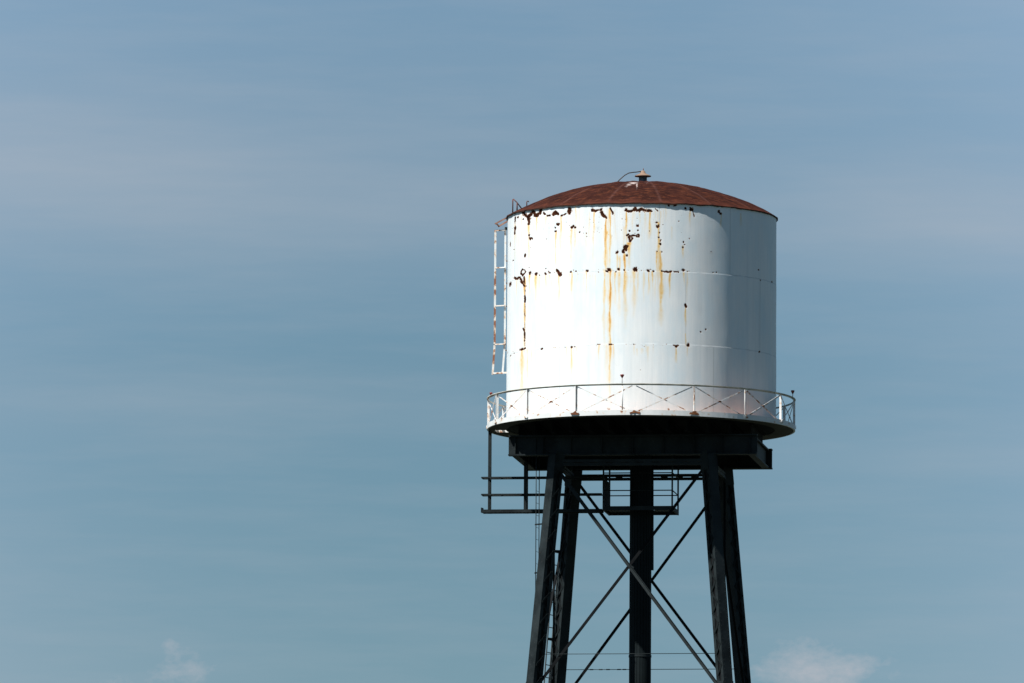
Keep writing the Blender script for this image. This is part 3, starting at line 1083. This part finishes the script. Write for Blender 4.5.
PU, PV = 34.7, 27.5
m = MB()
for v in (-PV, PV):
    m.bar(Q(-PU, v, 510.3), Q(PU, v, 510.3), 0.06, 4.0 * UZ)
for u in (-PU, PU):
    m.bar(Q(u, -PV + 1, 510.3), Q(u, PV - 1, 510.3), 0.06, 3.9 * UZ)
for u in np.arange(-PU + 3, PU - 2, 3.6):
    if abs(u) > 13:
        m.bar(Q(float(u), -PV + 1, 509.3), Q(float(u), PV - 1, 509.3), 0.085, 0.03)
    else:
        m.bar(Q(float(u), -PV + 1, 509.3), Q(float(u), -12.5, 509.3), 0.085, 0.03)
        m.bar(Q(float(u), 12.5, 509.3), Q(float(u), PV - 1, 509.3), 0.085, 0.03)
plat = part(m, 'riser_platform', BLACK, None, 'small square platform around the central riser')
for su in (-1, 1):
    for sv in (-1, 1):
        m = MB()
        m.bar(Q(su * PU, sv * PV, 512.5), Q(su * PU, sv * PV, 441.8 if sv else 441), 0.05, 0.05, (FY[0], FY[1], 0))
        part(m, 'hanger', BLACK, plat)
for yr in (475.3, 492.7):
    m = MB()
    for v in (-PV, PV):
        m.tube([Q(-PU, v, yr), Q(PU, v, yr)], 0.018, 6)
    m.tube([Q(PU, -PV, yr), Q(PU, PV, yr)], 0.018, 6)
    part(m, 'platform_rail', BLACK, plat)
m = MB()
m.bar(Q(-PU + .4, 0, 509), Q(-PU + .4, 0, 480.5), 0.02, 2 * (PV - 1) * U, (FY[0], FY[1], 0))
part(m, 'side_panel', JOIST, plat)

# ladders under the tank ---------------------------------------------------
def ladder(pt, y0, y1, off, step, name, label, rmat=BLACK, rr_=0.014, rg=0.006):
    o1, o2 = off
    m = MB()
    n_ = 2
    ys = np.linspace(y0, y1, n_)
    m.tube([pt(float(y)) + P(o1[0], o1[1], 430) - P(0, 0, 430) for y in ys], rr_, 6)
    lo = part(m, name, rmat, None, label)
    m = MB()
    m.tube([pt(float(y)) + P(o2[0], o2[1], 430) - P(0, 0, 430) for y in ys], rr_, 6)
    part(m, 'side_rail', rmat, lo)
    y = y0 + 3
    k = 0
    while y < y1:
        m = MB()
        c = pt(float(y))
        m.tube([c + P(o1[0], o1[1], 430) - P(0, 0, 430), c + P(o2[0], o2[1], 430) - P(0, 0, 430)], rg, 5)
        part(m, 'rung', rmat, lo)
        y += step; k += 1
        if k > 98:
            break
    return lo


lo = ladder(lambda y: P(-103.1, -58, y), 446, 628, ((-1.6, -6), (1.4, 6)), 12, 'access_ladder', 'thin upright ladder beside the near left leg')
for yy in (530, 578, 622):
    m = MB()
    c = leg_axis(-1, -1, yy)
    m.bar(P(-105.6, -58, yy), Vector((c.x, c.y, Z(yy))), 0.03, 0.045)
    part(m, 'bracket', BLACK, lo)
lo = ladder(lambda y: leg_axis(-1, 1, y), 541, GROUND_Y - 30, ((-13.4, -6), (-8.8, 5)), 12.4, 'leg_ladder', 'ladder climbing the far left leg', BLACK, 0.021, 0.015)
yy = 543
while yy < GROUND_Y - 60:
    m = MB()
    c = leg_axis(-1, 1, yy)
    m.bar(c + Vector((-13.6 * U, -6 * U, 0)), c + Vector((-4 * U, 0, 0)), 0.03, 0.075)
    part(m, 'bracket', BLACK, lo)
    yy += 87

# ----------------------------------------------------------------------------
# ground: one sheet to the horizon
# ----------------------------------------------------------------------------
t = NT('dry_grass_ground')
n1 = t.noise(0.02, 6, 0.6)
n2 = t.noise(1.5, 6, 0.7)
c = t.mix(t.ramp(n1, 0.35, 0.65), (0.017, 0.026, 0.018), (0.027, 0.032, 0.024))
c = t.mix(t.ramp(n2, 0.4, 0.7, 0, 0.5), c, (0.035, 0.045, 0.020))
t.col(c)
t.set(Roughness=0.95)
t.bump(n2, 0.5, 0.05)
g = MB()
N = 60
ext = 6000.0
for i in range(N + 1):
    for j in range(N + 1):
        fx, fy = (i / N * 2 - 1), (j / N * 2 - 1)
        x, y = ext * fx * abs(fx), ext * fy * abs(fy)
        rr_ = math.hypot(x, y)
        g.v.append((x, y, -0.02 + 0.0 if rr_ < 60 else -0.02 + 0.25 * mnoise.noise((x * .01, y * .01, 0)) * min(1, (rr_ - 60) / 80)))
for i in range(N):
    for j in range(N):
        a_ = i * (N + 1) + j
        g.f.append((a_, a_ + N + 1, a_ + N + 2, a_ + 1)); g.sm.append(True)
ground = g.build('ground', t.m)
ground['kind'] = 'structure'

# ----------------------------------------------------------------------------
# camera
# ----------------------------------------------------------------------------
cam = bpy.data.objects.new('camera', bpy.data.cameras.new('camera'))
COL.objects.link(cam)
cam.data.sensor_width = 36
cam.data.lens = F / 1024 * 36
cam.data.clip_start = 1.0
cam.data.clip_end = 20000
cam.location = (0, -DIST, 1.6)
d0 = Vector((0, 0, Z(430))) - cam.location
q = d0.to_track_quat('-Z', 'Y').to_matrix()
M = q @ Matrix.Rotation(R(0.27), 3, 'Z') @ Matrix.Rotation(math.atan(129.1 / F), 3, 'Y') @ Matrix.Rotation(math.atan(88.5 / F), 3, 'X')
cam.rotation_euler = M.to_euler()
S.camera = cam

# ----------------------------------------------------------------------------
# light: sun front left and high, Nishita sky with thin high cloud
# ----------------------------------------------------------------------------
SUN_AZ, SUN_EL = R(50.5), R(56)
sdir = Vector((-math.sin(SUN_AZ) * math.cos(SUN_EL), -math.cos(SUN_AZ) * math.cos(SUN_EL), math.sin(SUN_EL)))
sl = bpy.data.lights.new('sun', 'SUN')
sl.energy = 4.9
sl.angle = R(0.53)
sl.color = (1.0, 0.98, 0.94)
so = bpy.data.objects.new('sun', sl)
COL.objects.link(so)
so.rotation_euler = sdir.to_track_quat('Z', 'Y').to_euler()
so.location = (0, 0, 90)

CLOUDS = True
W = bpy.data.worlds.new('World')
S.world = W
W.use_nodes = True
nt = W.node_tree
for n_ in list(nt.nodes):
    nt.nodes.remove(n_)


def N_(typ, **kw):
    nd = nt.nodes.new(typ)
    for k, v in kw.items():
        setattr(nd, k, v)
    return nd


def mth(op, a, b=0.0, c=None, clamp=False):
    nd = N_('ShaderNodeMath', operation=op, use_clamp=clamp)
    for i, v in enumerate((a, b) + ((c,) if c is not None else ())):
        if isinstance(v, (int, float)):
            nd.inputs[i].default_value = v
        else:
            nt.links.new(v, nd.inputs[i])
    return nd.outputs[0]


sky = N_('ShaderNodeTexSky')
sky.sky_type = 'NISHITA'
sky.sun_disc = False
sky.sun_elevation = SUN_EL
sky.sun_rotation = math.atan2(sdir.x, sdir.y)
sky.air_density = 1.0
sky.dust_density = 0.6
sky.ozone_density = 1.6
tc = N_('ShaderNodeTexCoord')
sep = N_('ShaderNodeSeparateXYZ')
nt.links.new(tc.outputs['Generated'], sep.inputs[0])
# sky angles in picture-grid units (for sizes of the cloud bands), measured from due ahead
azp = mth('MULTIPLY', mth('ARCTAN2', sep.outputs[0], sep.outputs[1]), F)
elp = mth('MULTIPLY', mth('ARCSINE', sep.outputs[2]), F)
e430 = math.atan(0.101) * F


def blobm(px, py, sx, sy, tilt=0.0):
    """soft patch of cloud centred on a compass direction"""
    ax = px - 641.0
    ey = e430 + (430 - py)
    dx = mth('SUBTRACT', azp, ax)
    dy = mth('SUBTRACT', elp, ey)
    if tilt:
        dy = mth('SUBTRACT', dy, mth('MULTIPLY', dx, tilt))
    r2 = mth('ADD', mth('POWER', mth('DIVIDE', dx, sx), 2.0), mth('POWER', mth('DIVIDE', dy, sy), 2.0))
    return mth('POWER', 2.718, mth('MULTIPLY', r2, -1.0))


comb = N_('ShaderNodeCombineXYZ')
nt.links.new(azp, comb.inputs[0]); nt.links.new(elp, comb.inputs[1])


def wnoise(sx, sy, detail, rough, seed, rot=0.0):
    mp = N_('ShaderNodeMapping')
    mp.inputs['Location'].default_value = (seed * 3.7, seed * 1.9, seed)
    mp.inputs['Rotation'].default_value = (0, 0, rot)
    mp.inputs['Scale'].default_value = (1.0 / sx, 1.0 / sy, 1)
    nt.links.new(comb.outputs[0], mp.inputs['Vector'])
    nd = N_('ShaderNodeTexNoise')
    nd.inputs['Scale'].default_value = 1.0
    nd.inputs['Detail'].default_value = detail
    nd.inputs['Roughness'].default_value = rough
    nt.links.new(mp.outputs[0], nd.inputs['Vector'])
    return nd.outputs['Fac']


streaks = wnoise(620, 95, 5, 0.5, 3.3, R(4))
fine = wnoise(210, 26, 7, 0.6, 8.1, R(-7))
puff = wnoise(34, 22, 7, 0.66, 5.2)


def rng_(v, a, b, c=0.0, d=1.0):
    nd = N_('ShaderNodeMapRange')
    for i, x in zip(('From Min', 'From Max', 'To Min', 'To Max'), (a, b, c, d)):
        nd.inputs[i].default_value = x
    nt.links.new(v, nd.inputs['Value'])
    return nd.outputs[0]


def total(vals):
    o = vals[0]
    for v in vals[1:]:
        o = mth('ADD', o, v)
    return o


band = total([
    mth('MULTIPLY', blobm(30, 172, 330, 78, -0.05), 0.34),
    mth('MULTIPLY', blobm(330, 225, 260, 60, -0.03), 0.10),
    mth('MULTIPLY', blobm(960, 218, 230, 50), 0.36),
    mth('MULTIPLY', blobm(560, 205, 190, 50), 0.17),
    mth('MULTIPLY', blobm(250, 405, 330, 34), 0.12),
    mth('MULTIPLY', blobm(960, 455, 200, 20, 0.04), 0.10),
    mth('MULTIPLY', blobm(480, 100, 400, 60), 0.08),
    mth('MULTIPLY', blobm(-60, 690, 260, 130), 0.13), mth('MULTIPLY', blobm(470, 700, 400, 110), 0.04), mth('MULTIPLY', blobm(1080, 690, 200, 110), 0.08),
])
band = mth('MULTIPLY', band, rng_(streaks, 0.30, 0.66, 0.78, 1.18))
band = mth('ADD', band, rng_(fine, 0.40, 0.75, 0.0, 0.10))
azc = mth('DIVIDE', mth('ABSOLUTE', mth('SUBTRACT', azp, -170.0)), 560.0)
veil = mth('MULTIPLY', mth('MINIMUM', mth('POWER', azc, 2.0), 1.4), 0.21)
elc = mth('DIVIDE', mth('MAXIMUM', mth('SUBTRACT', elp, e430 + 60.0), 0.0), 350.0)
veil = mth('ADD', veil, mth('MULTIPLY', mth('MINIMUM', elc, 1.2), 0.17))
veil = mth('MULTIPLY', veil, blobm(641, 340, 2600, 1500))
pf = total([mth('MULTIPLY', blobm(186, 670, 34, 20), 0.80), mth('MULTIPLY', blobm(168, 647, 9, 7), .50), mth('MULTIPLY', blobm(818, 668, 62, 25), 1.15), mth('MULTIPLY', blobm(930, 655, 50, 22), .25), mth('MULTIPLY', blobm(120, 690, 40, 20), .4)])
pf = mth('MULTIPLY', rng_(mth('ADD', pf, mth('MULTIPLY', rng_(puff, 0.3, 0.7, -0.42, 0.42), mth('MINIMUM', mth('MULTIPLY', pf, 3.0), 1.0))), 0.35, 1.30, 0, 1), 0.66)


def wmix(f, a, b_, mode='MIX'):
    nd = N_('ShaderNodeMix', data_type='RGBA', blend_type=mode)
    for sock, v in ((nd.inputs[0], f), (nd.inputs[6], a), (nd.inputs[7], b_)):
        if isinstance(v, (int, float)):
            sock.default_value = v
        elif isinstance(v, tuple):
            sock.default_value = v + (1,)
        else:
            nt.links.new(v, sock)
    return nd.outputs[2]


EXPO = 0.87
STR = 0.055
K = STR * 2 ** EXPO
SKY_TINT = (0.425, 0.572, 0.655)
col = wmix(1.0, sky.outputs[0], SKY_TINT, 'MULTIPLY')
if CLOUDS:
    col = wmix(veil, col, (0.45 / K, 0.60 / K, 0.80 / K))
    col = wmix(band, col, (0.47 / K, 0.495 / K, 0.545 / K))
    col = wmix(pf, col, (0.50 / K, 0.505 / K, 0.545 / K))
bg = N_('ShaderNodeBackground')
bg.inputs['Strength'].default_value = STR
nt.links.new(col, bg.inputs['Color'])
wo = N_('ShaderNodeOutputWorld')
nt.links.new(bg.outputs[0], wo.inputs['Surface'])

S.view_settings.view_transform = 'Standard'
S.view_settings.look = 'None'
S.view_settings.exposure = EXPO
S.view_settings.gamma = 1.0
S.view_settings.use_curve_mapping = False
S.render.film_transparent = False
S.cycles.max_bounces = 6
